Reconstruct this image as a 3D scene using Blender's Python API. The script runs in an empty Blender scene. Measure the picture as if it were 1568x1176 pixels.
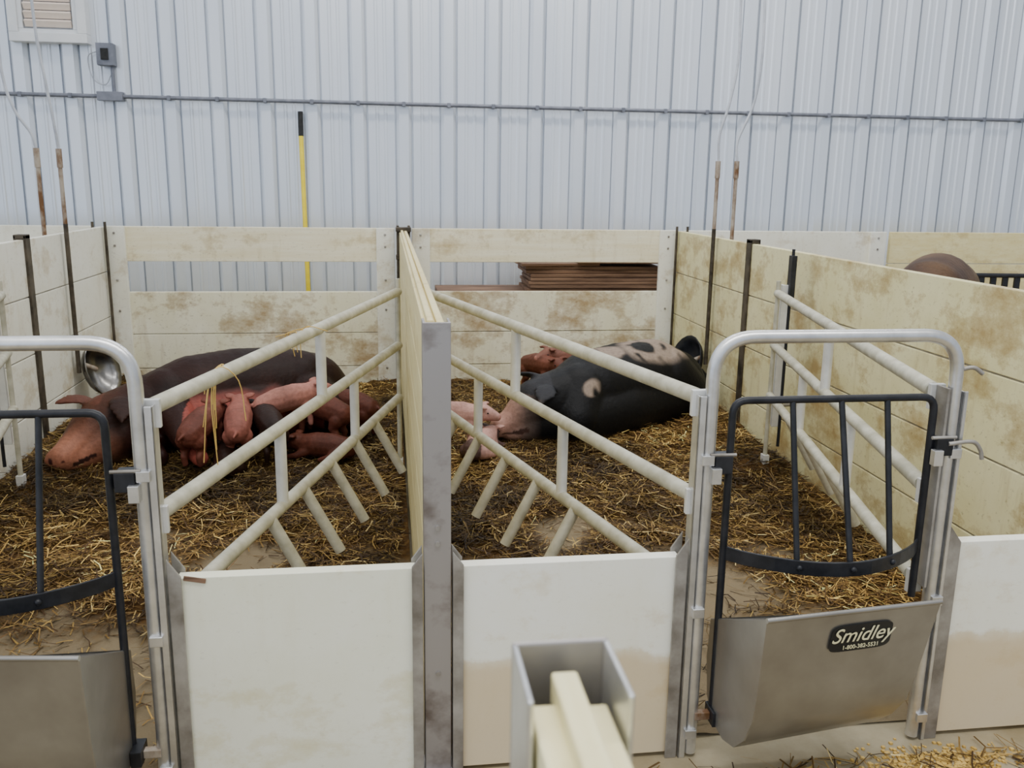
import bpy, bmesh, math, random
import numpy as np
from mathutils import Vector, Matrix, noise
random.seed(4); rng=np.random.default_rng(7)
C=bpy.context

# ------------------------------------------------------------ materials
def newmat(name,spec=.3):
    m=bpy.data.materials.new(name); m.use_nodes=True
    nt=m.node_tree; b=nt.nodes['Principled BSDF']; b.inputs['Specular IOR Level'].default_value=spec; return m,nt,b
def N(nt,t,**k):
    n=nt.nodes.new(t)
    for a,b in k.items(): setattr(n,a,b)
    return n
def ramp(nt,fac,stops):
    r=N(nt,'ShaderNodeValToRGB'); e=r.color_ramp.elements
    e[0].position=stops[0][0]; e[0].color=(*stops[0][1],1)
    e[1].position=stops[-1][0]; e[1].color=(*stops[-1][1],1)
    for p,c in stops[1:-1]:
        x=e.new(p); x.color=(*c,1)
    nt.links.new(fac,r.inputs[0]); return r
def coords(nt,scale=(1,1,1)):
    g=N(nt,'ShaderNodeNewGeometry'); mp=N(nt,'ShaderNodeMapping'); mp.inputs['Scale'].default_value=scale
    nt.links.new(g.outputs['Position'],mp.inputs['Vector']); return mp.outputs[0],g
def noisen(nt,vec,scale,detail=5,rough=.6):
    n=N(nt,'ShaderNodeTexNoise'); n.inputs['Scale'].default_value=scale; n.inputs['Detail'].default_value=detail; n.inputs['Roughness'].default_value=rough
    nt.links.new(vec,n.inputs['Vector']); return n.outputs['Fac']
def mixc(nt,fac,a,b,blend='MIX'):
    m=N(nt,'ShaderNodeMix',data_type='RGBA',blend_type=blend)
    for s,v in ((0,fac),(6,a),(7,b)):
        if hasattr(v,'is_output'): nt.links.new(v,m.inputs[s])
        else: m.inputs[s].default_value=v if s==0 else (*v,1)
    return m.outputs[2]
def bump(nt,b,h,strength,dist=.01):
    n=N(nt,'ShaderNodeBump'); n.inputs['Strength'].default_value=strength; n.inputs['Distance'].default_value=dist
    nt.links.new(h,n.inputs['Height']); nt.links.new(n.outputs[0],b.inputs['Normal'])
def simple(name,c1,c2,rough=.5,metal=0,scale=12,stretch=(1,1,1),lo=.35,hi=.65,bs=.15):
    m,nt,b=newmat(name); v,_=coords(nt,stretch); f=noisen(nt,v,scale)
    r=ramp(nt,f,[(lo,c1),(hi,c2)]); nt.links.new(r.outputs[0],b.inputs['Base Color'])
    b.inputs['Roughness'].default_value=rough; b.inputs['Metallic'].default_value=metal
    if bs: bump(nt,b,f,bs,.004)
    return m
def panel(name,base,alt,stain,amount=.5,stretch=(1,1,1),scale=3.0,low=None,lowz=.27,rough=.45,specks=.4):
    m,nt,b=newmat(name)
    v,g=coords(nt,stretch); f1=noisen(nt,v,scale,7,.65)
    r1=ramp(nt,f1,[(.3,base),(.7,alt)])
    v2,_=coords(nt,(1.6,1.6,2.2)); f2=noisen(nt,v2,2.0,10,.7)
    lo=.60-.10*amount; s1=.35+.4*amount
    r2=ramp(nt,f2,[(lo,(0,0,0)),(lo+.05,(s1*.45,)*3),(lo+.16,(s1,)*3)])
    col=mixc(nt,r2.outputs[0],r1.outputs[0],stain)
    v4,_=coords(nt,(5,5,.9)); f4=noisen(nt,v4,3.5,6,.6)
    r4=ramp(nt,f4,[(.55,(0,0,0)),(.75,(.35*amount,)*3)])
    col=mixc(nt,r4.outputs[0],col,stain)
    f3=noisen(nt,v2,30,4,.65)
    r3=ramp(nt,f3,[(.60,(0,0,0)),(.70,(specks*amount,)*3)])
    col=mixc(nt,r3.outputs[0],col,tuple(k*.4 for k in stain))
    if low:
        sx=N(nt,'ShaderNodeSeparateXYZ'); nt.links.new(g.outputs['Position'],sx.inputs[0])
        ad=N(nt,'ShaderNodeMath',operation='MULTIPLY_ADD'); nt.links.new(f1,ad.inputs[0]); ad.inputs[1].default_value=.16; nt.links.new(sx.outputs['Z'],ad.inputs[2])
        rz=ramp(nt,ad.outputs[0],[(lowz+.05,(.62,)*3),(lowz+.075,(.42,)*3),(lowz+.085,(0,0,0))])
        col=mixc(nt,rz.outputs[0],col,low)
    nt.links.new(col,b.inputs['Base Color']); b.inputs['Roughness'].default_value=rough
    bump(nt,b,f1,.15,.004)
    return m
M={}
M['pvc']=panel('white_pvc_board',(.79,.77,.64),(.87,.86,.77),(.42,.29,.10),.6)
M['pvcfront']=panel('front_pvc_board',(.84,.84,.66),(.92,.92,.80),(.60,.50,.20),.35)
M['pvcfrontlow']=panel('front_pvc_board_soiled',(.88,.86,.72),(.93,.93,.86),(.60,.46,.22),.3,low=(.56,.38,.14),lowz=.30)
M['pvcdirty']=panel('stained_pvc_board',(.76,.72,.50),(.87,.84,.68),(.31,.18,.055),1.1)
M['pvcwall']=panel('stained_pvc_wall',(.68,.62,.32),(.80,.75,.46),(.33,.20,.06),1.1)
M['plankwood']=panel('cream_plank',(.72,.60,.28),(.82,.74,.42),(.38,.25,.08),.5,stretch=(1,.25,4),scale=8)
M['plankback']=panel('cream_plank_rear',(.77,.68,.44),(.88,.83,.64),(.40,.27,.08),.7,stretch=(.3,1,4),scale=7)
M['pale']=panel('pale_wood',(.78,.70,.38),(.88,.83,.54),(.52,.42,.22),.1,stretch=(1,.08,1),scale=40)
M['galv']=simple('galvanised_steel',(.58,.58,.58),(.78,.78,.78),.33,.85,14)
M['galvdull']=simple('dull_galvanised_steel',(.20,.18,.155),(.46,.44,.41),.5,.55,7)
M['rail']=simple('galvanised_rail',(.40,.38,.29),(.58,.56,.46),.5,.2,16)
M['plate']=simple('bright_plate',(.62,.62,.60),(.78,.78,.76),.4,.3,10)
M['steelpost']=simple('stained_steel',(.15,.12,.105),(.38,.36,.355),.42,.6,5,(1,1,1.2),.32,.5)
M['stain']=simple('stainless_steel',(.27,.255,.235),(.42,.41,.39),.34,.8,2.5,(1,1,1))
M['bowlsteel']=simple('worn_stainless_bowl',(.12,.115,.11),(.28,.27,.26),.25,.95,8)
M['black']=simple('black_painted_steel',(.010,.011,.014),(.022,.023,.028),.35,0,20)
M['rust']=simple('rusty_pipe',(.16,.08,.035),(.42,.36,.29),.6,.3,14,(1,1,.5),.4,.6)
M['darkpipe']=simple('dark_pipe',(.035,.028,.02),(.11,.09,.065),.5,.3,12)
M['hose']=simple('grey_hose',(.36,.38,.42),(.5,.52,.56),.4,0,12)
M['conduit']=simple('grey_conduit',(.14,.15,.18),(.22,.23,.27),.5,.3,12)
M['yellow']=simple('yellow_handle',(.75,.58,.02),(.85,.68,.04),.4,0,12)
M['grip']=simple('black_grip',(.012,.012,.012),(.025,.025,.025),.6,0,30)
M['brownboard']=simple('weathered_brown_board',(.10,.055,.035),(.27,.16,.10),.7,0,9,(.3,1,5))
M['winframe']=simple('window_frame',(.68,.70,.72),(.76,.77,.78),.4,0,8)
M['louver']=simple('louver',(.78,.66,.56),(.85,.74,.64),.5,0,8)
M['label']=simple('label_black',(.01,.01,.012),(.02,.02,.02),.3,0,8,bs=0)
M['lettering']=simple('label_gold',(.75,.70,.42),(.8,.76,.5),.4,0,8,bs=0)
M['straw1']=simple('golden_straw',(.50,.31,.07),(.72,.50,.16),.6,0,8)
M['eye']=simple('eye',(.008,.006,.005),(.015,.01,.01),.15,0,8,bs=0)

m,nt,b=newmat('white_ribbed_steel',.5); v,g=coords(nt,(1,1,.15)); f=noisen(nt,v,6,4)
r=ramp(nt,f,[(.3,(.71,.75,.81)),(.7,(.79,.82,.86))]); nt.links.new(r.outputs[0],b.inputs['Base Color']); b.inputs['Roughness'].default_value=.22; b.inputs['Metallic'].default_value=.4
M['metalwall']=m
m,nt,b=newmat('concrete'); v,g=coords(nt); f=noisen(nt,v,3,10,.7); f2=noisen(nt,v,1.1,5)
r=ramp(nt,f,[(.3,(.28,.245,.17)),(.7,(.48,.43,.32))]); r2=ramp(nt,f2,[(.4,(.7,.62,.45)),(.65,(1,1,1))])
c=mixc(nt,1.0,r.outputs[0],r2.outputs[0],'MULTIPLY'); nt.links.new(c,b.inputs['Base Color']); b.inputs['Roughness'].default_value=.7; bump(nt,b,f,.3,.01)
M['concrete']=m
m,nt,b=newmat('trodden_straw',.15); v,g=coords(nt,(1,1,1)); f=noisen(nt,v,30,10,.75); f2=noisen(nt,v,1.8,6)
r=ramp(nt,f,[(.3,(.024,.013,.005)),(.55,(.11,.06,.019)),(.75,(.27,.165,.055))]); r2=ramp(nt,f2,[(.35,(.5,.42,.34)),(.65,(1.1,1.05,.95))])
c=mixc(nt,1.0,r.outputs[0],r2.outputs[0],'MULTIPLY')
sx=N(nt,'ShaderNodeSeparateXYZ'); nt.links.new(g.outputs['Position'],sx.inputs[0])
ad=N(nt,'ShaderNodeMath',operation='MULTIPLY_ADD'); nt.links.new(f,ad.inputs[0]); ad.inputs[1].default_value=.03; nt.links.new(sx.outputs['Z'],ad.inputs[2])
rz=ramp(nt,ad.outputs[0],[(.022,(.85,)*3),(.046,(0,0,0))])
c=mixc(nt,rz.outputs[0],c,(.27,.215,.135))
nt.links.new(c,b.inputs['Base Color']); b.inputs['Roughness'].default_value=.85; bump(nt,b,f,.6,.02)
M['strawbase']=m
def attrmat(name,rough,bs=.2,sc=60,mul=(.75,1.1),spec=.2):
    m,nt,b=newmat(name,spec); a=N(nt,'ShaderNodeAttribute',attribute_name='Col'); v,g=coords(nt); f=noisen(nt,v,sc,4)
    r=ramp(nt,f,[(.3,(mul[0],)*3),(.7,(mul[1],)*3)])
    c=mixc(nt,1.0,a.outputs['Color'],r.outputs[0],'MULTIPLY'); nt.links.new(c,b.inputs['Base Color']); b.inputs['Roughness'].default_value=rough
    if bs: bump(nt,b,f,bs,.004)
    return m
M['blades']=attrmat('straw_stalks',.55,0)
M['hide']=attrmat('pig_hide',.5,.7,55,spec=.16)

# ------------------------------------------------------------ mesh builder
class B:
    def __init__(s,name): s.name=name; s.v=[]; s.f=[]; s.mi=[]; s.sm=[]; s.mats=[]
    def mid(s,m):
        if m not in s.mats: s.mats.append(m)
        return s.mats.index(m)
    def add(s,vs,fs,m,smooth=False):
        o=len(s.v); s.v+= [tuple(p) for p in vs]; i=s.mid(m)
        for f in fs: s.f.append([o+k for k in f]); s.mi.append(i); s.sm.append(smooth)
    def box(s,x0,x1,y0,y1,z0,z1,m,rot=None,about=None):
        if x0>x1:x0,x1=x1,x0
        vs=[Vector((x,y,z)) for z in (z0,z1) for y in (y0,y1) for x in (x0,x1)]
        if rot is not None:
            c=Vector(about) if about else Vector(((x0+x1)/2,(y0+y1)/2,(z0+z1)/2))
            vs=[rot@(p-c)+c for p in vs]
        s.add(vs,[(0,2,3,1),(4,5,7,6),(0,1,5,4),(2,6,7,3),(0,4,6,2),(1,3,7,5)],m)
    def prism(s,pts,d,m,smooth=False):
        n=len(pts); pts=[Vector(p) for p in pts]; d=Vector(d)
        s.add(pts+[p+d for p in pts],[tuple(range(n))[::-1],tuple(range(n,2*n))]+[(i,(i+1)%n,n+(i+1)%n,n+i) for i in range(n)],m,smooth)
    def tube(s,pts,r,m,seg=12,flat=None,cap=True):
        pts=[Vector(p) for p in pts]; n=len(pts); rs=r if isinstance(r,(list,tuple)) else [r]*n
        T=[]
        for i in range(n):
            a=pts[max(i-1,0)]; b=pts[min(i+1,n-1)]; T.append((b-a).normalized())
        up=Vector((0,0,1)) if abs(T[0].z)<.9 else Vector((0,1,0))
        u=T[0].cross(up).normalized(); vs=[]
        for i in range(n):
            u=(u-T[i]*u.dot(T[i])).normalized(); w=T[i].cross(u)
            for k in range(seg):
                a=2*math.pi*k/seg; vs.append(pts[i]+(u*math.cos(a)+w*math.sin(a))*rs[i])
        fs=[(i*seg+k,i*seg+(k+1)%seg,(i+1)*seg+(k+1)%seg,(i+1)*seg+k) for i in range(n-1) for k in range(seg)]
        s.add(vs,fs,m,True)
        if cap: s.add([vs[k] for k in range(seg)],[tuple(range(seg))],m); s.add([vs[(n-1)*seg+k] for k in range(seg)],[tuple(range(seg))[::-1]],m)
    def sphere(s,c,r,m,sc=(1,1,1)):
        vs=[];fs=[];a=10;bb=7
        for i in range(bb+1):
            for k in range(a):
                t=math.pi*i/bb;p=2*math.pi*k/a
                vs.append((c[0]+r*sc[0]*math.sin(t)*math.cos(p),c[1]+r*sc[1]*math.sin(t)*math.sin(p),c[2]+r*sc[2]*math.cos(t)))
        for i in range(bb):
            for k in range(a): fs.append((i*a+k,(i+1)*a+k,(i+1)*a+(k+1)%a,i*a+(k+1)%a))
        s.add(vs,fs,m,True)
    def done(s,bevel=.003,parent=None):
        me=bpy.data.meshes.new(s.name); me.from_pydata(s.v,[],s.f)
        for k in s.mats: me.materials.append(M[k])
        me.polygons.foreach_set('material_index',s.mi); me.polygons.foreach_set('use_smooth',s.sm); me.update()
        bm=bmesh.new(); bm.from_mesh(me); bmesh.ops.recalc_face_normals(bm,faces=bm.faces[:]); bm.to_mesh(me); bm.free()
        o=bpy.data.objects.new(s.name,me); C.collection.objects.link(o)
        if bevel:
            md=o.modifiers.new('bevel','BEVEL'); md.width=bevel; md.segments=2; md.limit_method='ANGLE'; md.angle_limit=math.radians(50)
        if parent: o.parent=parent
        return o
def fillet(pts,rad,n=7):
    pts=[Vector(p) for p in pts]; out=[pts[0]]
    for i in range(1,len(pts)-1):
        p=pts[i]; a=(pts[i-1]-p); b=(pts[i+1]-p); r=min(rad,a.length*.49,b.length*.49)
        A=p+a.normalized()*r; Bp=p+b.normalized()*r
        for k in range(n+1):
            t=k/n; out.append(A*(1-t)**2+p*2*t*(1-t)+Bp*t*t)
    out.append(pts[-1]); return out
def smoothpath(ctrl,n=8):
    P=[Vector(p) for p in ctrl]; P=[P[0]*2-P[1]]+P+[P[-1]*2-P[-2]]; out=[]
    for i in range(1,len(P)-2):
        for k in range(n):
            t=k/n;a,b,c,d=P[i-1:i+3]
            out.append(.5*((2*b)+(c-a)*t+(2*a-5*b+4*c-d)*t*t+(3*b-a-3*c+d)*t**3))
    out.append(P[-2]); return out

CX=.108
# ------------------------------------------------------------ shell
o=B('floor'); o.box(-9,9,-3,7.2,-.12,0,'concrete'); o.done(0)
w=B('wall_back'); prof=[]; pitch=.327; Y=6.9
x0=.137-28*pitch
for k in range(56):
    a=x0+k*pitch
    prof+=[(a-.066,0),(a-.064,-.022),(a-.058,-.022),(a-.056,0),(a-.034,.036),(a+.034,.036),(a+.056,0),(a+.058,-.03),(a+.067,-.03),(a+.069,0)]
    for q in (.135,.195): prof+=[(a+q-.014,0),(a+q-.006,.007),(a+q+.006,.007),(a+q+.014,0)]
vs=[];fs=[]
for i,(px,d) in enumerate(prof): vs+=[(px,Y-d,0),(px,Y-d,5.2)]
for i in range(len(prof)-1): fs.append((2*i,2*i+1,2*i+3,2*i+2))
w.add(vs,fs,'metalwall'); w.box(prof[0][0],prof[-1][0],Y+.04,Y+.14,0,5.2,'metalwall')
w.done(0)

c=B('electrical_conduit'); zc=2.0; yc=6.835
c.tube([(-9,yc,zc),(9,yc,zc)],.014,'conduit')
for k in range(-12,20): c.box(k*.327+.137-.012,k*.327+.137+.012,yc-.016,6.863,zc-.016,zc+.016,'conduit')
c.box(-1.97,-1.80,yc-.035,6.863,zc-.03,zc+.03,'conduit')
c.tube([(-1.86,yc,zc),(-1.86,yc,2.22)],.012,'conduit')
c.box(-1.945,-1.835,yc-.055,6.863,2.2,2.345,'conduit'); c.box(-1.915,-1.865,yc-.062,yc-.052,2.235,2.31,'grip')
c.tube(smoothpath([(-1.95,6.855,2.3),(-2.02,6.855,2.26),(-2.0,6.855,2.12),(-1.92,6.855,2.08),(-1.87,6.855,2.16)]),.004,'hose',6)
c.done(.002)
wn=B('window_1'); wx0,wx1,wz0,wz1=-2.50,-2.0,2.34,2.92
for a in ((wx0,wx1,wz0,wz0+.06),(wx0,wx1,wz1-.06,wz1),(wx0,wx0+.06,wz0+.06,wz1-.06),(wx1-.06,wx1,wz0+.06,wz1-.06)): wn.box(a[0],a[1],6.80,6.9,a[2],a[3],'winframe')
for a in ((wx0+.06,wx1-.06,wz0+.06,wz0+.085),(wx0+.06,wx0+.09,wz0+.085,wz1-.06),(wx1-.09,wx1-.06,wz0+.085,wz1-.06)): wn.box(a[0],a[1],6.815,6.86,a[2],a[3],'winframe')
wn.box(wx0+.06,wx1-.06,6.855,6.862,wz0+.06,wz1-.06,'winframe')
for k in range(7): wn.box(wx0+.1,wx1-.1,6.815,6.84,wz0+.10+k*.055,wz0+.145+k*.055,'louver',Matrix.Rotation(.5,3,'X'))
wn.done(.003)

br=B('push_broom'); br.tube([(-.60,6.83,1.93),(-.60,6.82,1.76)],.0185,'grip'); br.tube([(-.60,6.82,1.77),(-.56,6.58,.12)],.0165,'yellow')
br.box(-.80,-.32,6.53,6.60,.075,.13,'brownboard')
for k in range(22): br.box(-.79+k*.0215,-.775+k*.0215,6.535,6.595,.0,.08,'grip')
br.done(.003)

st=B('board_stack')
st.box(.35,2.02,6.27,6.73,.66,.70,'brownboard')
for x in (.5,1.9):
    for y in (6.3,6.66): st.box(x,x+.07,y,y+.05,0,.66,'brownboard')
z=.70; r_=random.Random(3)
for k in range(7):
    h=.022; dx=r_.uniform(-.03,.03); st.box(1.0+dx,1.98+dx*.6,6.27+abs(dx),6.72,z,z+h,'brownboard'); z+=h+.004
st.box(.93,1.5,6.29,6.66,z,z+.018,'brownboard',Matrix.Rotation(.06,3,'Z'))
st.box(1.35,1.97,6.27,6.70,z+.02,z+.036,'brownboard',Matrix.Rotation(-.03,3,'Z'))
st.done(.002)

YB=6.1
def rear(x0,x1,gap,mat='plankback',posts=(1,1)):
    r=B('pen_rear_fence')
    zs=[(0,.215),(.22,.445),(.45,.725)]+([] if gap else [(.73,.92)])+[(.925,1.148)]
    for a,b_ in zs: r.box(x0,x1,YB,YB+.035,a,b_,mat if b_>.8 else 'pvcdirty')
    pw=.12
    for i,px in enumerate((x0,x1-pw)):
        if posts[i]:
            r.box(px,px+pw,YB-.03,YB,0,1.15,'pvc')
            for z in (.2,.6,.8,1.02,1.1): r.box(px+.05,px+.064,YB-.036,YB-.03,z,z+.014,'galvdull')
    r.done(.003)
rear(-1.78,.05,True); rear(.165,1.995,True); rear(2.06,3.55,False,'pvc',(0,1)); rear(3.6,5.5,False,'plankwood',(0,0)); rear(-3.7,-1.86,False,'pvc',(0,0))

def side(x,mat,y0=2.06,y1=6.09,th=.035,top=1.148,posty=(4.8,)):
    p=B('pen_partition')
    zs=[0,.285,.57,.86,top]
    for i in range(4): p.box(x-th/2,x+th/2,y0,y1,zs[i]+.003,zs[i+1]-.003,mat)
    p.box(x-th/2+.006,x+th/2-.006,y0,y1,0,top-.006,'galvdull')
    for y in posty:
        for s in (-1,1): p.box(x+s*th/2,x+s*(th/2+.012),y-.03,y+.03,0,top+.02,'darkpipe')
        p.box(x-th/2-.012,x+th/2+.012,y-.03,y+.03,top,top+.022,'darkpipe')
    for s in (-1,1): p.tube([(x+s*(th/2+.02),y1-.05,0.05),(x+s*(th/2+.02),y1-.05,top+.03)],.009,'darkpipe',8)
    return p.done(.003)
side(CX+1.91,'pvcwall'); side(CX-1.91,'pvc')
p=B('pen_partition'); zs=[0,.19,.38,.57,.76,.95,1.13]
for i in range(6): p.box(CX-.027,CX+.027,2.07,6.09,zs[i]+.002,zs[i+1]-.002,'plankwood')
p.box(CX-.018,CX-.002,2.09,6.05,1.128,1.142,'plankwood'); p.box(CX+.004,CX+.022,2.09,6.05,1.128,1.138,'plankwood')
p.box(CX-.045,CX-.028,6.02,6.09,0,1.17,'darkpipe'); p.box(CX+.028,CX+.045,6.02,6.09,0,1.17,'darkpipe')
for z in (.3,.6,.95,1.13): p.box(CX-.05,CX+.05,5.98,6.06,z,z+.03,'darkpipe')
p.done(.004)
p=B('steel_channel_post')
p.box(CX-.032,CX+.032,1.995,2.003,0,1.15,'steelpost')
p.box(CX-.032,CX-.026,2.003,2.066,0,1.15,'steelpost'); p.box(CX+.026,CX+.032,2.003,2.066,0,1.15,'steelpost')
p.box(CX-.05,CX+.05,1.97,2.066,0,.008,'steelpost')
for z in (.28,.62,.66): p.tube([(CX,1.995,z),(CX,1.990,z)],.006,'galvdull',8)
p.done(.0015)

# ------------------------------------------------------------ front: mirrored for both pens
for s in (1,-1):
    U=lambda u: CX+s*u
    soiled='pvcfrontlow' if s>0 else 'pvcfront'
    p=B('front_panel')
    p.box(U(.052),U(.60),2.0,2.035,.012,.558,soiled)
    if s<0:
        p.box(U(.535),U(.585),1.996,2.0,.548,.560,'brownboard',Matrix.Rotation(.2,3,'Y'))
    for (a,b_,t) in ((.036,.062,1),(.588,.618,-1)):
        hi,lo=(.60,.565) if t>0 else (.565,.61)
        for y in (1.988,2.036):
            p.prism([(U(a),y,0),(U(b_),y,0),(U(b_),y,lo if t>0 else hi+.045),(U(a),y,hi if t>0 else lo-.045)],(0,.006,0),'galvdull')
    p.done(.0015)
    p=B('front_panel')
    p.box(U(1.325),U(1.93),2.0,2.035,.012,.565,soiled)
    for y in (1.988,2.036): p.prism([(U(1.312),y,0),(U(1.35),y,0),(U(1.35),y,.57),(U(1.312),y,.62)],(0,.006,0),'galvdull')
    p.done(.0015)
    g=B('farrowing_gate'); ga,gb=.657,1.285; zt=1.11
    g.tube(fillet([(U(ga),2.0,.01),(U(ga),2.0,zt),(U(gb),2.0,zt),(U(gb),2.0,.01)],.10,10),.0165,'galv',16)
    for u0,u1 in ((.622,.640),(1.302,1.314)):
        g.box(U(u0),U(u1),1.985,1.990,0,.97,'galv'); g.box(U(u0),U(u0+.004),1.985,2.03,0,.97,'galv')
    g.box(U(1.255),U(1.262),1.98,2.03,.45,.98,'galvdull')
    for z in (.06,.40,.80):
        g.box(U(.635),U(.665),1.975,2.0,z,z+.025,'galv'); g.box(U(1.28),U(1.31),1.975,2.0,z,z+.025,'galv')
    ba,bb=(.712 if s>0 else .728),1.235; zb=.955
    g.tube(fillet([(U(ba),2.0,.10),(U(ba),2.0,zb),(U(bb),2.0,zb),(U(bb),2.0,.42)],.035,5),.0095,'black',12)
    arc=[]
    for k in range(17):
        t=k/16; arc.append((ba+(bb-ba)*t, 2.0-.13*math.sin(math.pi*t)**.8))
    vs=[]
    for u,y in arc:
        for dy,dz in ((-.004,-.018),(.004,-.018),(.004,.018),(-.004,.018)): vs.append((U(u),y+dy,.565+dz))
    fs=[]
    for i in range(16):
        for k in range(4): fs.append((4*i+k,4*i+(k+1)%4,4*i+4+(k+1)%4,4*i+4+k))
    g.add(vs,fs,'black')
    for u in (.862,.988,1.108):
        yb=2.0-.13*math.sin(math.pi*(u-ba)/(bb-ba))**.8
        g.tube([(U(u),2.0,zb),(U(u),yb+.006,.548)],.0075,'black',10)
        g.sphere((U(u),yb-.004,.565),.008,'black')
    for u,z in ((.69,.80),(1.262,.83)):
        g.box(U(u-.022),U(u+.022),1.975,2.025,z-.022,z+.022,'black'); g.box(U(u-.032),U(u-.008),1.965,1.985,z-.045,z-.005,'galv')
        g.tube([(U(u-.035),1.98,z+.025),(U(u+.03),1.98,z+.025)],.0045,'galvdull',8)
    g.tube(smoothpath([(U(1.27),1.975,.84),(U(1.33),1.97,.845),(U(1.352),1.968,.825),(U(1.36),1.968,.80)]),.0055,'galvdull',8)
    g.tube(smoothpath([(U(1.285),2.0,1.02),(U(1.32),1.99,1.03),(U(1.345),1.985,1.015)]),.0055,'galvdull',8)
    g.box(U(.70),U(.725),1.96,2.02,.10,.14,'black'); g.box(U(.66),U(.70),1.98,2.0,.11,.13,'rust')
    g.done(.0015)
    fd=B('hog_feeder'); fa,fb=(.712 if s>0 else .73),1.155; dyb=.055
    def prof2(dy,low): 
        return [(1.715+dy,.525),(1.735+dy,.32),(1.75+dy,.25),(1.785+dy,.18+low),(1.84+dy,.125+low),(1.91+dy*.6,.10+low),(1.985,.105+low),(2.03,.15),(2.05,.25),(2.04,.36)]
    PA=prof2(0,0); PB=prof2(dyb,.01); PB=[(y,z-.004) for y,z in PB]
    fx=lambda i:fb-[0,.028,.036,.045,.05,.05,.05,.04,.03,.02][i]
    vs=[];n=len(PA)
    for i in range(n): vs+=[(U(fa),PA[i][0],PA[i][1]),(U(fx(i)),PB[i][0],PB[i][1])]
    for i in range(n): vs+=[(U(fa),PA[i][0]+.008,PA[i][1]+(.006 if 3<i<9 else 0)),(U(fx(i)),PB[i][0]+.008,PB[i][1]+(.006 if 3<i<9 else 0))]
    fd.add(vs,[(2*i,2*i+1,2*i+3,2*i+2) for i in range(n-1)]+[(2*n+2*i,2*n+2*i+1,2*n+2*i+3,2*n+2*i+2) for i in range(n-1)],'stain',True)
    fd.add([vs[0],vs[1],vs[2*n],vs[2*n+1]],[(0,1,3,2)],'stain')
    fd.prism([(U(fa),y,z) for y,z in PA],(-s*.004,0,0),'stain')
    fd.prism([(U(fx(i)),PB[i][0],PB[i][1]) for i in range(n)],(s*.004,0,0),'stain')
    fd.tube([(U(fa-.004),PA[0][0],PA[0][1]),(U(fb+.004),PB[0][0],PB[0][1])],.006,'stain',8)
    fd.tube([(U(fa),PA[0][0],PA[0][1]),(U(fa),PA[-1][0],PA[-1][1])],.004,'stain',8)
    fd.tube([(U(1.13),2.0,.30),(U(1.2),2.0,.30)],.012,'galvdull',8)
    fo=fd.done(0)
    def fp(u,z,off=.004):
        t=(u-fa)/(fb-fa); ta=(.525-z)/(.525-.32); y=(1.715+.02*ta)+dyb*t; return (U(u),y-off,z)
    lb=B('label')
    cen=(.955 if s>0 else 1.005); hw,hh=.080,.034; pts=[]
    for k in range(28):
        a=2*math.pi*k/28; e=.35
        cu=math.copysign(abs(math.cos(a))**e,math.cos(a))*hw+.006*math.sin(a); cz=math.copysign(abs(math.sin(a))**e,math.sin(a))*hh
        pts.append(fp(cen+s*cu,.455+cz,.003))
    lb.prism(pts,(0,-.001,0),'label'); lb.done(0,fo)
    for txt,size,zz,sh in (('Smidley',.052,.447,.35),('1-800-382-5531',.015,.428,0)):
        tc=bpy.data.curves.new('lettering','FONT'); tc.body=txt; tc.size=size; tc.align_x='CENTER'; tc.shear=sh; tc.extrude=.0004
        to=bpy.data.objects.new('lettering',tc); C.collection.objects.link(to)
        bpy.context.view_layer.update()
        me=bpy.data.meshes.new_from_object(to.evaluated_get(C.evaluated_depsgraph_get())); bpy.data.objects.remove(to)
        mo=bpy.data.objects.new('lettering',me); C.collection.objects.link(mo); me.materials.clear(); me.materials.append(M['lettering'])
        base=Vector(fp(cen,zz,.0065)); ang=math.atan2(dyb,fb-fa)*s
        mo.matrix_world=Matrix.Translation(base)@Matrix.Rotation(ang,4,'Z')@Matrix.Rotation(math.radians(90)+.095,4,'X')
        mo.parent=fo
    def guard(nu,nY,fu,fY,name,legs,side_,ends=True):
        r=B(name); A=Vector((U(nu),nY,0)); Z=Vector((U(fu),fY,0)); d=(Z-A).normalized()
        perp=Vector((d.y,-d.x,0)); 
        if perp.x*s*side_<0: perp=-perp
        P=lambda t,z: A+(Z-A)*t+Vector((0,0,z))
        for z in (.96,.71,.46): r.tube([P(0,z),P(1,z)],.020,'rail',14)
        for t,z0,z1 in ((.51,.71,.96),(.33,.46,.71),(.68,.46,.71)): r.tube([P(t,z0),P(t,z1)],.018,'plate',12)
        for t in legs:
            r.tube([P(t,.46),P(t,.24)+perp*.125],.0185,'rail',12)
        if ends:
            for z in (.96,.71,.46):
                r.box(P(0,0).x-.02,P(0,0).x+.02,nY-.02,nY-.005,z-.045,z+.02,'plate')
            r.tube([P(1,.15),P(1,1.02)],.011,'rail',10)
            r.box(P(1,0).x-.015,P(1,0).x+.015,fY-.02,fY+.02,.1,.16,'plate')
        r.done(.0015)
    guard(.632,2.03,.062,4.15,'guard_rail',(.28,.41,.54,.67,.80),-1)
    guard(1.262,2.05,1.735,4.05,'guard_rail',(.45,.62,.78),1)
    h=B('gate_hinge_bracket'); hx=1.765
    h.box(U(hx-.01),U(hx+.03),4.05,4.058,.30,1.0,'plate'); h.box(U(hx-.0),U(hx+.01),4.058,4.09,.3,1.0,'plate')
    h.box(U(hx+.02),U(hx+.045),4.03,4.07,.92,1.14,'black'); h.tube([(U(hx+.032),4.05,.2),(U(hx+.032),4.05,1.17)],.008,'black',8)
    for z in (.4,.9): h.tube([(U(hx+.02),4.07,z),(U(1.885),4.10,z)],.008,'galvdull',8)
    h.done(.002)
    w=B('water_pipe')
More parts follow.
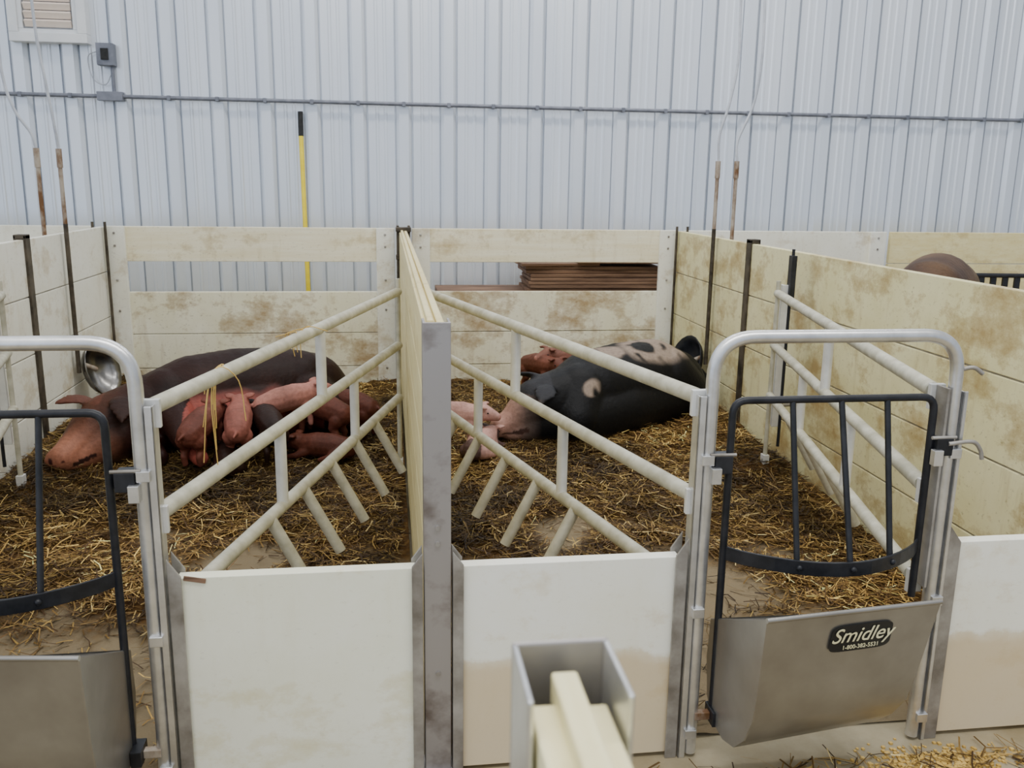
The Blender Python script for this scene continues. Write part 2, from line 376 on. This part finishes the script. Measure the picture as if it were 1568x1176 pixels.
    w.tube([(U(1.862),5.3,.36),(U(1.862),5.3,1.20)],.013,'darkpipe',10); w.tube([(U(1.862),5.3,1.2),(U(1.862),5.3,1.57)],.012,'rust',10); w.tube([(U(1.862),5.3,1.5),(U(1.862),5.3,1.6)],.016,'rust',10)
    w.tube([(U(1.955),5.24,.36),(U(1.955),5.24,1.56)],.012,'rust',10); w.tube([(U(1.955),5.24,1.5),(U(1.955),5.24,1.6)],.016,'rust',10)
    if s>0:
        w.tube(smoothpath([(U(1.862),5.3,1.6),(U(1.86),5.3,1.75),(U(1.92),5.32,1.95),(U(1.965),5.35,2.2),(U(1.975),5.4,2.6),(U(1.98),5.4,3.4)]),.008,'hose',8)
        w.tube(smoothpath([(U(1.955),5.24,1.6),(U(1.96),5.26,1.72),(U(2.05),5.28,1.93),(U(2.09),5.3,2.2),(U(2.10),5.35,2.6),(U(2.10),5.4,3.4)]),.008,'hose',8)
    else:
        w.tube(smoothpath([(U(1.862),5.3,1.6),(U(1.875),5.3,1.75),(U(1.90),5.31,1.95),(U(1.935),5.33,2.3),(U(1.95),5.34,3.4)]),.008,'hose',8)
        w.tube(smoothpath([(U(1.955),5.24,1.6),(U(1.975),5.24,1.68),(U(2.05),5.25,1.80),(U(2.10),5.27,2.0),(U(2.12),5.3,2.4),(U(2.12),5.3,3.4)]),.008,'hose',8)
    w.done(0)
    bw=B('waterer_bowl'); bm_='bowlsteel' if s<0 else 'black'
    cx,cy,cz=U(1.775),5.40,.36
    rings=[]
    ax=Vector((-s*.85,-.45,.30)).normalized(); e1=ax.cross(Vector((0,0,1))).normalized(); e2=ax.cross(e1)
    for d_,r0 in ((-.07,.03),(-.06,.075),(-.03,.105),(.02,.125),(.025,.122),(-.02,.098),(-.05,.065),(-.058,.001)):
        rings.append([Vector((cx,cy,cz))+ax*d_+(e1*math.cos(2*math.pi*k/20)+e2*math.sin(2*math.pi*k/20)*1.35)*r0 for k in range(20)])
    vs=[p for r0 in rings for p in r0]; fs=[(i*20+k,i*20+(k+1)%20,(i+1)*20+(k+1)%20,(i+1)*20+k) for i in range(7) for k in range(20)]
    bw.add(vs,fs,bm_,True); bw.tube([(U(1.845),5.33,.40),(U(1.80),5.40,.36)],.015,'rust',8)
    bw.done(0)

g=B('slotted_creep_grille')
g.tube([(3.88,5.72,.88),(4.9,5.60,.88)],.016,'black'); g.tube([(3.88,5.72,.69),(4.9,5.60,.69)],.016,'black')
for k in range(13):
    x=3.88+k*.083; y=5.72-.0093*k; g.box(x,x+.04,y-.01,y+.01,0 if k in (0,12) else .69,.88,'black')
g.done(.002)

p=B('pen_partition'); fx_=.115
p.box(fx_-.034,fx_+.034,.556,.56,0,1.15,'steelpost')
p.box(fx_-.034,fx_-.030,.485,.556,0,1.15,'galv'); p.box(fx_+.030,fx_+.034,.485,.556,0,1.15,'galv')
p.box(fx_-.027,fx_-.001,-2.0,.522,.005,1.124,'pale'); p.box(fx_+.003,fx_+.027,-2.0,.528,.005,1.118,'pale')
p.box(fx_-.010,fx_+.008,-2.0,.538,1.115,1.138,'pale')
for z in (.3,.6,.9): p.tube([(fx_-.036,.52,z),(fx_+.036,.52,z)],.006,'galvdull',8)
p.done(.004)

# ------------------------------------------------------------ straw bedding
def sstep(a,b,x): 
    t=np.clip((x-a)/(b-a),0,1); return t*t*(3-2*t)
XC=[((1.0,2.30),.62),((.42,2.80),.36),((-.85,2.25),.62),((-.15,2.55),.27),((1.15,2.95),.28),((.75,3.5),.24),((-.5,3.3),.24),((1.5,2.4),.3)]
def nz(x,y,s,o=0): return noise.noise(Vector((x*s+o,y*s,o)))
def hgt(x,y):
    h=.034+.085*float(sstep(3.3,5.2,y))+.025*nz(x,y,2.1)+.020*nz(x,y,5,3)+.012*nz(x,y,14,7)+.006*nz(x,y,33,5)
    for (c,r) in XC:
        d=math.hypot(x-c[0],y-c[1])+.16*nz(x,y,4,9); h-=.055*max(0,1-d/r/1.2)
    h+=.05*math.exp(-((abs(x-CX)-1.75)/.15)**2)*float(sstep(3.0,4.0,y))
    return max(h,.005)
def blades(name,pts,lens,cols,parent=None):
    n=len(pts); V=np.zeros((n,6,3)); Cc=np.zeros((n,6,4)); Cc[...,3]=1
    ang=rng.uniform(0,2*np.pi,n); tilt=rng.normal(0,.20,n)
    d=np.stack([np.cos(ang)*np.cos(tilt),np.sin(ang)*np.cos(tilt),np.sin(tilt)],1); s_=np.stack([-np.sin(ang),np.cos(ang),rng.uniform(-.5,.5,n)],1)
    bend=rng.normal(0,.14,n)[:,None]*s_*lens[:,None]; bend[:,2]=np.abs(bend[:,2])*.5
    wd=rng.uniform(.0009,.0026,n)[:,None]
    for k,t in enumerate((-.5,0,.5)):
        c_=pts+d*(lens[:,None]*t)+(bend if k==1 else 0)
        V[:,2*k]=c_-s_*wd; V[:,2*k+1]=c_+s_*wd
    V[...,2]=np.maximum(V[...,2],.003)
    for k in range(6): Cc[:,k,:3]=cols
    idx=np.arange(n)[:,None]*6
    F=np.concatenate([idx+np.array([0,1,3,2]),idx+np.array([2,3,5,4])])
    me=bpy.data.meshes.new(name); me.vertices.add(n*6); me.vertices.foreach_set('co',V.reshape(-1)); 
    me.loops.add(len(F)*4); me.loops.foreach_set('vertex_index',F.reshape(-1)); me.polygons.add(len(F)); me.polygons.foreach_set('loop_start',np.arange(len(F))*4); me.polygons.foreach_set('loop_total',np.full(len(F),4))
    me.update(); me.validate()
    a=me.color_attributes.new('Col','FLOAT_COLOR','POINT'); a.data.foreach_set('color',Cc.reshape(-1))
    me.materials.append(M['blades']); ob=bpy.data.objects.new(name,me); C.collection.objects.link(ob)
    if parent: ob.parent=parent
    return ob
pal=np.array([(.055,.028,.010),(.12,.066,.020),(.22,.13,.038),(.37,.235,.07),(.56,.38,.12),(.74,.56,.24)])
def cols(n,w): return pal[rng.choice(6,n,p=w)]*rng.uniform(.8,1.15,(n,1))
for (xa,xb) in ((-1.77,.07),(.145,1.99)):
    sb=B('straw_bedding')
    nx,ny=100,210; vs=[];fs=[]
    for j in range(ny):
        for i in range(nx):
            x=xa+(xb-xa)*i/(nx-1); y=2.07+(6.07-2.07)*j/(ny-1); vs.append((x,y,hgt(x,y)))
    for j in range(ny-1):
        for i in range(nx-1):
            a=j*nx+i; fs.append((a,a+1,a+nx+1,a+nx))
    sb.add(vs,fs,'strawbase',True); so=sb.done(0)
    P=[];L=[];W=[]
    while len(P)<33000:
        y=2.08+rng.random()*3.98; x=xa+.02+rng.random()*(xb-xa-.04)
        h=hgt(x,y)
        dens=min(1,max(.06,(h-.006)/.04))*(1 if y<4.8 else .55)*(.55+.9*max(0,min(1,.5+nz(x,y,3,21))))
        if rng.random()>dens: continue
        P.append((x,y,max(h,0)+abs(rng.normal(0,.009))+.003)); L.append(rng.uniform(.03,.12)); W.append(nz(x,y,1.6,40)+.45*nz(x,y,6,44))
    P=np.array(P); P[:,0]=np.clip(P[:,0],xa+.05,xb-.05); P[:,1]=np.clip(P[:,1],2.12,6.0)
    cc=cols(len(P),[.29,.28,.21,.12,.07,.03])*np.clip(.90+1.4*np.array(W),.35,1.6)[:,None]
    blades('stalks',P,np.array(L),np.clip(cc,0,.85),so)
n=1500; A=np.zeros((n,3)); A[:,0]=rng.uniform(-2,2.6,n); A[:,1]=1.96-np.abs(rng.normal(0,.12,n))-.03; A[:,2]=.005+np.abs(rng.normal(0,.004,n))
k=rng.random(n)<.25; A[k,1]=rng.uniform(.8,1.9,k.sum())
blades('loose_straw',A,rng.uniform(.03,.10,n),cols(n,[.2,.22,.22,.18,.12,.06]))
fdm=B('spilled_feed')
for k in range(700):
    x=1.38+random.gauss(0,.10); y=1.86+random.gauss(0,.045); r0=random.uniform(.003,.006); fdm.box(x,x+r0*1.6,y,y+r0*1.6,0,r0,'straw1')
fdm.done(0)
hs=B('hanging_straw')
rr=random.Random(9)
for (t,nn,dr) in ((.15,4,.26),(.175,2,.16),(.42,3,.07),(.46,2,.08)):
    for k in range(nn):
        tt=t+rr.uniform(-.02,.02); x=CX-.632+.57*tt; y=2.03+2.12*tt; a=rr.uniform(-.07,.07); b_=rr.uniform(.02,.06); dd=dr*rr.uniform(.4,1)
        hs.tube(smoothpath([(x-b_-rr.uniform(-.02,.03),y-.03,.96-dd),(x-b_*.6,y-.02,.975-dd*.3),(x,y,.983),(x+a*.8,y+.02,.975-dd*.15),(x+a,y+.03,.97-dd*rr.uniform(.1,.8))],4),.0015,'straw1',5)
hs.done(0)

# ------------------------------------------------------------ pigs
def ico(bm,c,radii,basis=None):
    mt=Matrix.Translation(c)@(basis.to_4x4() if basis else Matrix.Identity(4))@Matrix.Diagonal((*radii,1))
    bmesh.ops.create_icosphere(bm,subdivisions=3 if min(radii)>.1 else 2,radius=1,matrix=mt)
def chain(bm,pts,step=.22):
    for a,b_ in zip(pts,pts[1:]):
        pa=Vector(a[:3]); pb=Vector(b_[:3]); n=max(1,int((pb-pa).length/(min(a[3],b_[3])*step)))
        for k in range(n+1):
            t=k/n; r=a[3]*(1-t)+b_[3]*t; ico(bm,pa.lerp(pb,t),(r,r,r))
def ear(bm,base,tip,nrm,w,th):
    base=Vector(base);tip=Vector(tip);a=(tip-base); L_=a.length;a.normalize();n_=Vector(nrm);n_=(n_-a*n_.dot(a)).normalized();sd=a.cross(n_)
    bs=Matrix((a,sd,n_)).transposed()
    for t,ww in ((.12,.75),(.3,1),(.5,.92),(.68,.68),(.84,.42),(.95,.2)):
        p=base+a*L_*t+n_*(.10*L_*math.sin(t*2.5))
        ico(bm,p,(L_*.2,w*ww,th),bs)
def pigmesh(name,build,colfn,voxel,smooth=4,eyes=(),M4=None):
    bm=bmesh.new(); build(bm); me=bpy.data.meshes.new(name); bm.to_mesh(me); bm.free()
    o=bpy.data.objects.new(name+'_tmp',me); C.collection.objects.link(o)
    md=o.modifiers.new('r','REMESH'); md.mode='VOXEL'; md.voxel_size=voxel
    ms=o.modifiers.new('s','SMOOTH'); ms.factor=.5; ms.iterations=smooth
    C.view_layer.update()
    m2=bpy.data.meshes.new_from_object(o.evaluated_get(C.evaluated_depsgraph_get())); bpy.data.objects.remove(o)
    m2.name=name
    a=m2.color_attributes.new('Col','FLOAT_COLOR','POINT'); arr=np.ones((len(m2.vertices),4))
    for i,v in enumerate(m2.vertices): arr[i,:3]=colfn(v.co,v.normal)
    a.data.foreach_set('color',np.clip(arr,0.002,1).reshape(-1)); m2.materials.clear(); m2.materials.append(M['hide'])
    for p_ in m2.polygons: p_.use_smooth=True
    ob=bpy.data.objects.new(name,m2); C.collection.objects.link(ob)
    if eyes:
        e=B('eyes')
        for c_,r_ in eyes: e.sphere(c_,r_,'eye')
        e.done(0,ob)
    if M4 is not None: ob.matrix_world=M4
    return ob
def lerp(a,b_,t): t=max(0,min(1,t)); return tuple(a[i]*(1-t)+b_[i]*t for i in range(3))
def blob(p,c,r,wob=.05,sc=7): 
    return 1-(( (p-Vector(c)).length + wob*noise.noise(p*sc))/r)
def segd(p,a,b_):
    a=Vector(a);b_=Vector(b_);t=max(0,min(1,(p-a).dot(b_-a)/(b_-a).length_squared)); return (p-a-(b_-a)*t).length

def b1(bm):
    chain(bm,[(.99,4.74,.28,.19),(1.13,4.83,.32,.225),(1.33,4.94,.33,.238),(1.53,5.05,.33,.24),(1.70,5.14,.29,.20),(1.79,5.19,.25,.15)])
    chain(bm,[(1.05,4.90,.25,.18),(1.28,5.05,.26,.21),(1.5,5.18,.26,.20),(1.66,5.24,.24,.17)])
    chain(bm,[(1.02,4.64,.20,.15),(1.3,4.80,.22,.18),(1.6,5.0,.22,.17)])
    chain(bm,[(1.04,4.72,.345,.155),(1.0,4.60,.22,.13)])
    chain(bm,[(1.62,5.00,.36,.17),(1.72,5.02,.26,.16)])
    chain(bm,[(.99,4.74,.30,.18),(.88,4.69,.295,.16),(.80,4.665,.285,.142),(.735,4.65,.25,.110),(.675,4.635,.215,.084),(.62,4.62,.185,.068),(.59,4.612,.178,.064)])
    chain(bm,[(.85,4.65,.20,.13),(.75,4.63,.17,.095),(.65,4.615,.15,.060)])
    ico(bm,Vector((.560,4.605,.172)),(.020,.068,.062),Matrix.Rotation(.25,3,'Z'))
    ear(bm,(.84,4.57,.40),(.775,4.45,.33),(-.1,-.6,.8),.07,.013)
    ear(bm,(.83,4.75,.41),(.71,4.78,.42),(.0,.4,.8),.06,.013)
    chain(bm,[(1.02,4.95,.24,.12),(.95,5.15,.19,.07),(.88,5.30,.16,.045),(.86,5.38,.15,.04)])
    chain(bm,[(1.02,4.85,.17,.11),(.88,5.0,.16,.06),(.80,5.12,.15,.045)])
    chain(bm,[(1.6,5.3,.26,.16),(1.45,5.5,.2,.085),(1.55,5.62,.17,.055),(1.48,5.72,.16,.042)])
    chain(bm,[(1.92,5.24,.33,.022),(1.95,5.22,.30,.016),(1.955,5.19,.25,.012),(1.94,5.17,.22,.010)])
def c1(p,n):
    dark=(.006,.006,.007); lt=(.28,.215,.17); pk=(.42,.23,.18)
    w=max(blob(p,(1.54,5.05,.62),.26,.20,4),blob(p,(1.17,4.84,.58),.10,.10,5),blob(p,(1.08,4.60,.38),.05,.06,8))
    k=max(blob(p,(1.44,4.90,.58),.10,.08,6),blob(p,(1.72,5.10,.52),.07,.06,7))
    c=dark
    if w>0: c=lerp(dark,lt,w*3.2)
    if k>0: c=lerp(c,dark,k*7)
    if w>0: c=lerp(c,dark,(noise.noise(p*16)-.15)*3)
    if p.x<.82:
        g=lerp(dark,(.17,.12,.105),(.80-p.x)*8); g=lerp(g,pk,(.72-p.x)*8); c=g
    if p.z>.36 and p.x<.86: c=(.020,.020,.024)
    if p.x<.56 and min((p-Vector((.540,4.582,.176))).length,(p-Vector((.548,4.624,.176))).length)<.015: c=(.05,.02,.02)
    if segd(p,(.60,4.55,.145),(.72,4.545,.17))<.013: c=(.05,.025,.02)
    if p.z<.14: c=lerp(c,(.12,.08,.04),(.14-p.z)*12)
    return c
pigmesh('sow',b1,c1,.0105,6,[((.725,4.558,.295),.012),((.715,4.735,.305),.011)])

def b2(bm):
    chain(bm,[(-1.18,4.72,.28,.20),(-1.02,4.82,.315,.23),(-.82,4.94,.32,.238),(-.62,5.03,.31,.235),(-.45,5.10,.29,.21),(-.36,5.14,.25,.15)])
    chain(bm,[(-1.08,4.62,.22,.15),(-.88,4.73,.22,.18),(-.66,4.84,.22,.18),(-.50,4.93,.21,.15)])
    chain(bm,[(-1.14,4.70,.36,.14),(-1.08,4.64,.27,.14)])
    chain(bm,[(-.50,5.02,.37,.16),(-.44,4.98,.28,.15)])
    chain(bm,[(-1.20,4.70,.28,.19),(-1.30,4.62,.27,.165),(-1.38,4.55,.265,.145),(-1.44,4.485,.24,.118),(-1.485,4.40,.20,.088),(-1.515,4.32,.175,.070),(-1.528,4.275,.165,.065)])
    chain(bm,[(-1.36,4.50,.19,.13),(-1.45,4.40,.16,.088),(-1.505,4.30,.14,.055)])
    chain(bm,[(-1.40,4.49,.345,.045),(-1.44,4.42,.30,.04)])
    ico(bm,Vector((-1.535,4.248,.160)),(.069,.018,.064))
    ear(bm,(-1.49,4.60,.37),(-1.60,4.49,.37),(-.3,-.5,.8),.07,.013)
    ear(bm,(-1.30,4.50,.39),(-1.27,4.35,.31),(.3,-.6,.7),.075,.013)
    chain(bm,[(-1.12,4.62,.30,.13),(-1.03,4.46,.27,.085),(-1.00,4.37,.22,.058),(-.93,4.30,.17,.046),(-.90,4.26,.15,.042)])
    chain(bm,[(-1.18,4.58,.18,.11),(-1.17,4.42,.15,.065),(-1.10,4.32,.14,.045)])
    chain(bm,[(-.46,4.98,.28,.17),(-.33,4.80,.24,.11),(-.24,4.84,.19,.065),(-.17,4.70,.16,.048),(-.16,4.62,.15,.042)])
    for k in range(6):
        t=k/5; x=-.98+.5*t; y=4.53+.20*t
        ico(bm,Vector((x,y,.27)),(.055,.05,.05)); ico(bm,Vector((x,y-.05,.27)),(.012,.022,.012))
def c2(p,n):
    dk=(.007,.0028,.0022); br=(.026,.0075,.005); pk=(.28,.065,.048)
    c=lerp(dk,br,.5+.8*noise.noise(p*5))
    yy=4.56+.20*(p.x+.98)/.5
    if -1.0<p.x<-.35:
        c=lerp(c,pk,(yy+.07-p.y)*12+.4*noise.noise(p*11))
    if p.x<-1.25:
        hd=(.075,.028,.016); c=lerp(c,hd,(-1.26-p.x)*6)
        c=lerp(c,(.32,.13,.08),(4.40-p.y)*10)
    if p.z>.375 and p.x<-1.4: c=(.11,.038,.024)
    if p.x>-1.35 and p.x<-1.2 and p.y<4.47 and p.z>.27: c=(.025,.009,.006)
    if p.y<4.248 and min((p-Vector((-1.560,4.230,.164))).length,(p-Vector((-1.512,4.230,.164))).length)<.015: c=(.05,.015,.015)
    if segd(p,(-1.47,4.265,.135),(-1.385,4.36,.165))<.013: c=(.03,.012,.01)
    if p.z<.14: c=lerp(c,(.14,.08,.04),(.14-p.z)*10)
    return c
pigmesh('sow',b2,c2,.0105,6,[((-1.525,4.435,.285),.012),((-1.375,4.405,.275),.012)])

def b3(bm):
    chain(bm,[(0,0,.72,.21),(.2,0,.79,.225),(.45,0,.815,.23),(.7,0,.78,.22),(.88,0,.70,.19)])
    chain(bm,[(.1,0,.62,.2),(.45,0,.60,.21),(.78,0,.60,.19)])
    chain(bm,[(0,0,.72,.19),(-.15,0,.70,.17),(-.28,0,.64,.13),(-.38,0,.56,.09),(-.47,0,.49,.065)]); ico(bm,Vector((-.5,0,.46)),(.022,.062,.058))
    ear(bm,(-.22,.1,.74),(-.36,.17,.68),(0,.5,.8),.06,.014); ear(bm,(-.22,-.1,.74),(-.36,-.17,.68),(0,-.5,.8),.06,.014)
    for s_ in (-1,1):
        chain(bm,[(.05,s_*.12,.58,.12),(.03,s_*.13,.34,.06),(.04,s_*.13,.14,.042),(.01,s_*.13,.04,.045)])
        chain(bm,[(.80,s_*.12,.6,.15),(.74,s_*.13,.42,.09),(.88,s_*.13,.26,.05),(.85,s_*.13,.12,.042),(.82,s_*.13,.04,.045)])
    chain(bm,[(1.05,0,.74,.02),(1.09,.02,.68,.015),(1.08,.04,.62,.012)])
def c3(p,n):
    return lerp((.055,.028,.016),(.12,.068,.036),.5+.9*noise.noise(p*6))
pigmesh('sow',b3,c3,.014,4,[((-.33,.09,.62),.011),((-.33,-.09,.62),.011)],Matrix.Translation((3.14,4.93,0))@Matrix.Rotation(.82,4,'Z')@Matrix.Scale(1.02,4))

def pb(lying):
    def f(bm):
        z=.045 if lying else .125
        chain(bm,[(-.10,0,z+.012,.050),(-.03,0,z+.018,.060),(.04,0,z+.018,.060),(.10,0,z+.015,.050)],.3)
        chain(bm,[(.10,0,z+.02,.045),(.145,0,z+.025,.043),(.18,0,z+.015,.031),(.21,0,z+.005,.021)],.3); ico(bm,Vector((.219,0,z+.003)),(.007,.021,.019))
        ear(bm,(.135,.03,z+.06),(.165,.06,z+.055),(0,.2,1),.022,.008); ear(bm,(.135,-.03,z+.06),(.165,-.06,z+.055),(0,-.2,1),.022,.008)
        for s_ in (-1,1):
            if lying:
                chain(bm,[(.08,s_*.035,.04,.026),(.12,s_*.06,.022,.015),(.16,s_*.062,.014,.012)],.5); chain(bm,[(-.09,s_*.04,.045,.034),(-.04,s_*.07,.025,.017),(-.0,s_*.07,.014,.012)],.5)
            else:
                chain(bm,[(.08,s_*.028,.10,.028),(.085,s_*.032,.055,.016),(.08,s_*.032,.012,.013)],.5); chain(bm,[(-.09,s_*.028,.11,.036),(-.075,s_*.032,.07,.02),(-.105,s_*.032,.045,.014),(-.10,s_*.032,.012,.013)],.5)
        chain(bm,[(-.15,0,z+.03,.008),(-.17,.01,z+.02,.006)],.6)
    return f
def piglet(x,y,z,h,col,lying=False,pitch=0,sc=1.0,col2=None):
    def cf(p,n):
        c=lerp(col,tuple(k*.6 for k in col),.4+.9*noise.noise(p*14+Vector((x*9,y*9,0))))
        if col2 and noise.noise(p*9+Vector((x*30,0,0)))>.05: c=col2
        if p.x>.222: c=lerp(c,(.45,.2,.16),.7)
        return c
    zz=.045 if lying else .125
    pigmesh('piglet',pb(lying),cf,.0052,3,[((.168,.034,zz+.03),.0045),((.168,-.034,zz+.03),.0045)],Matrix.Translation((x,y,z))@Matrix.Rotation(math.radians(h),4,'Z')@Matrix.Rotation(math.radians(pitch),4,'Y')@Matrix.Scale(sc,4))
pink=(.30,.105,.08); red=(.10,.030,.018); brn=(.022,.009,.006); lp=(.44,.19,.15); pale=(.60,.34,.29)
piglet(-.90,4.36,.13,75,(.16,.05,.034),False,-8,1.2)
piglet(-.735,4.40,.15,95,pink,False,-12,1.15)
piglet(-.60,4.42,.12,110,brn,False,-5,1.2)
piglet(-.50,4.58,.20,20,lp,False,-10,1.15)
piglet(-.36,4.60,.15,150,(.13,.04,.026),False,-10,1.15)
piglet(-.20,4.78,.12,140,red,False,-4,1.15)
piglet(-.32,4.40,.09,160,red,True,0,1.1)
piglet(-.78,4.28,.07,100,brn,True,0,1.1)
piglet(.33,4.55,.115,-10,pale,False,0,1.1,)
piglet(.46,4.38,.09,65,pale,True,0,1.1,(.10,.06,.055))
piglet(.93,5.35,.20,-60,(.16,.055,.035),False,-4,1.15); piglet(1.12,5.40,.24,-160,(.24,.10,.07),False,-4,1.15)

# ------------------------------------------------------------ light
wd=bpy.data.worlds.new('barn_daylight'); C.scene.world=wd; wd.use_nodes=True; nt=wd.node_tree; bg=nt.nodes['Background']
tc=N(nt,'ShaderNodeTexCoord'); sx=N(nt,'ShaderNodeSeparateXYZ'); nt.links.new(tc.outputs['Generated'],sx.inputs[0])
r=ramp(nt,sx.outputs['Z'],[(0.0,(.58,.68,.85)),(.35,(.82,.87,.94)),(1.0,(.97,.97,.94))])
mr=N(nt,'ShaderNodeMapRange'); mr.inputs['From Min'].default_value=-1; mr.inputs['From Max'].default_value=1; mr.inputs['To Min'].default_value=1.85; mr.inputs['To Max'].default_value=.62
nt.links.new(sx.outputs['X'],mr.inputs['Value']); nt.links.new(mr.outputs[0],bg.inputs[1]); nt.links.new(r.outputs[0],bg.inputs[0])
def area(n,loc,rot,sx_,sy_,e,c_):
    l=bpy.data.lights.new(n,'AREA'); l.shape='RECTANGLE'; l.size=sx_; l.size_y=sy_; l.energy=e; l.color=c_
    o=bpy.data.objects.new(n,l); o.location=loc; o.rotation_euler=rot; C.collection.objects.link(o)
area('overhead_fill',(1.6,4.9,4.8),(.25,0,0),5,.4,130,(1,.98,.94))  # unseen area fill added over the rear of the pens, no modelled fixture
area('overhead_fill',(.8,.6,4.8),(0,0,0),5,.5,150,(1,.99,.97))  # second added fill above the aisle, out of view

# ------------------------------------------------------------ camera
H=1.46; psi=math.radians(8); th=math.radians(12.7); rho=.015
F=Vector((math.sin(psi)*math.cos(th),math.cos(psi)*math.cos(th),-math.sin(th)))
R0=Vector((math.cos(psi),-math.sin(psi),0)); U0=R0.cross(F)
R=(R0+rho*U0).normalized(); Uv=(U0-rho*R0).normalized()
cam=bpy.data.cameras.new('camera'); co=bpy.data.objects.new('camera',cam); C.collection.objects.link(co)
cam.lens=31.5; cam.sensor_width=36; cam.clip_start=.02
cam.dof.use_dof=True; cam.dof.focus_distance=2.9; cam.dof.aperture_fstop=8
m4=Matrix((R,Uv,-F)).transposed().to_4x4(); m4.translation=Vector((0,0,H)); co.matrix_world=m4
C.scene.camera=co
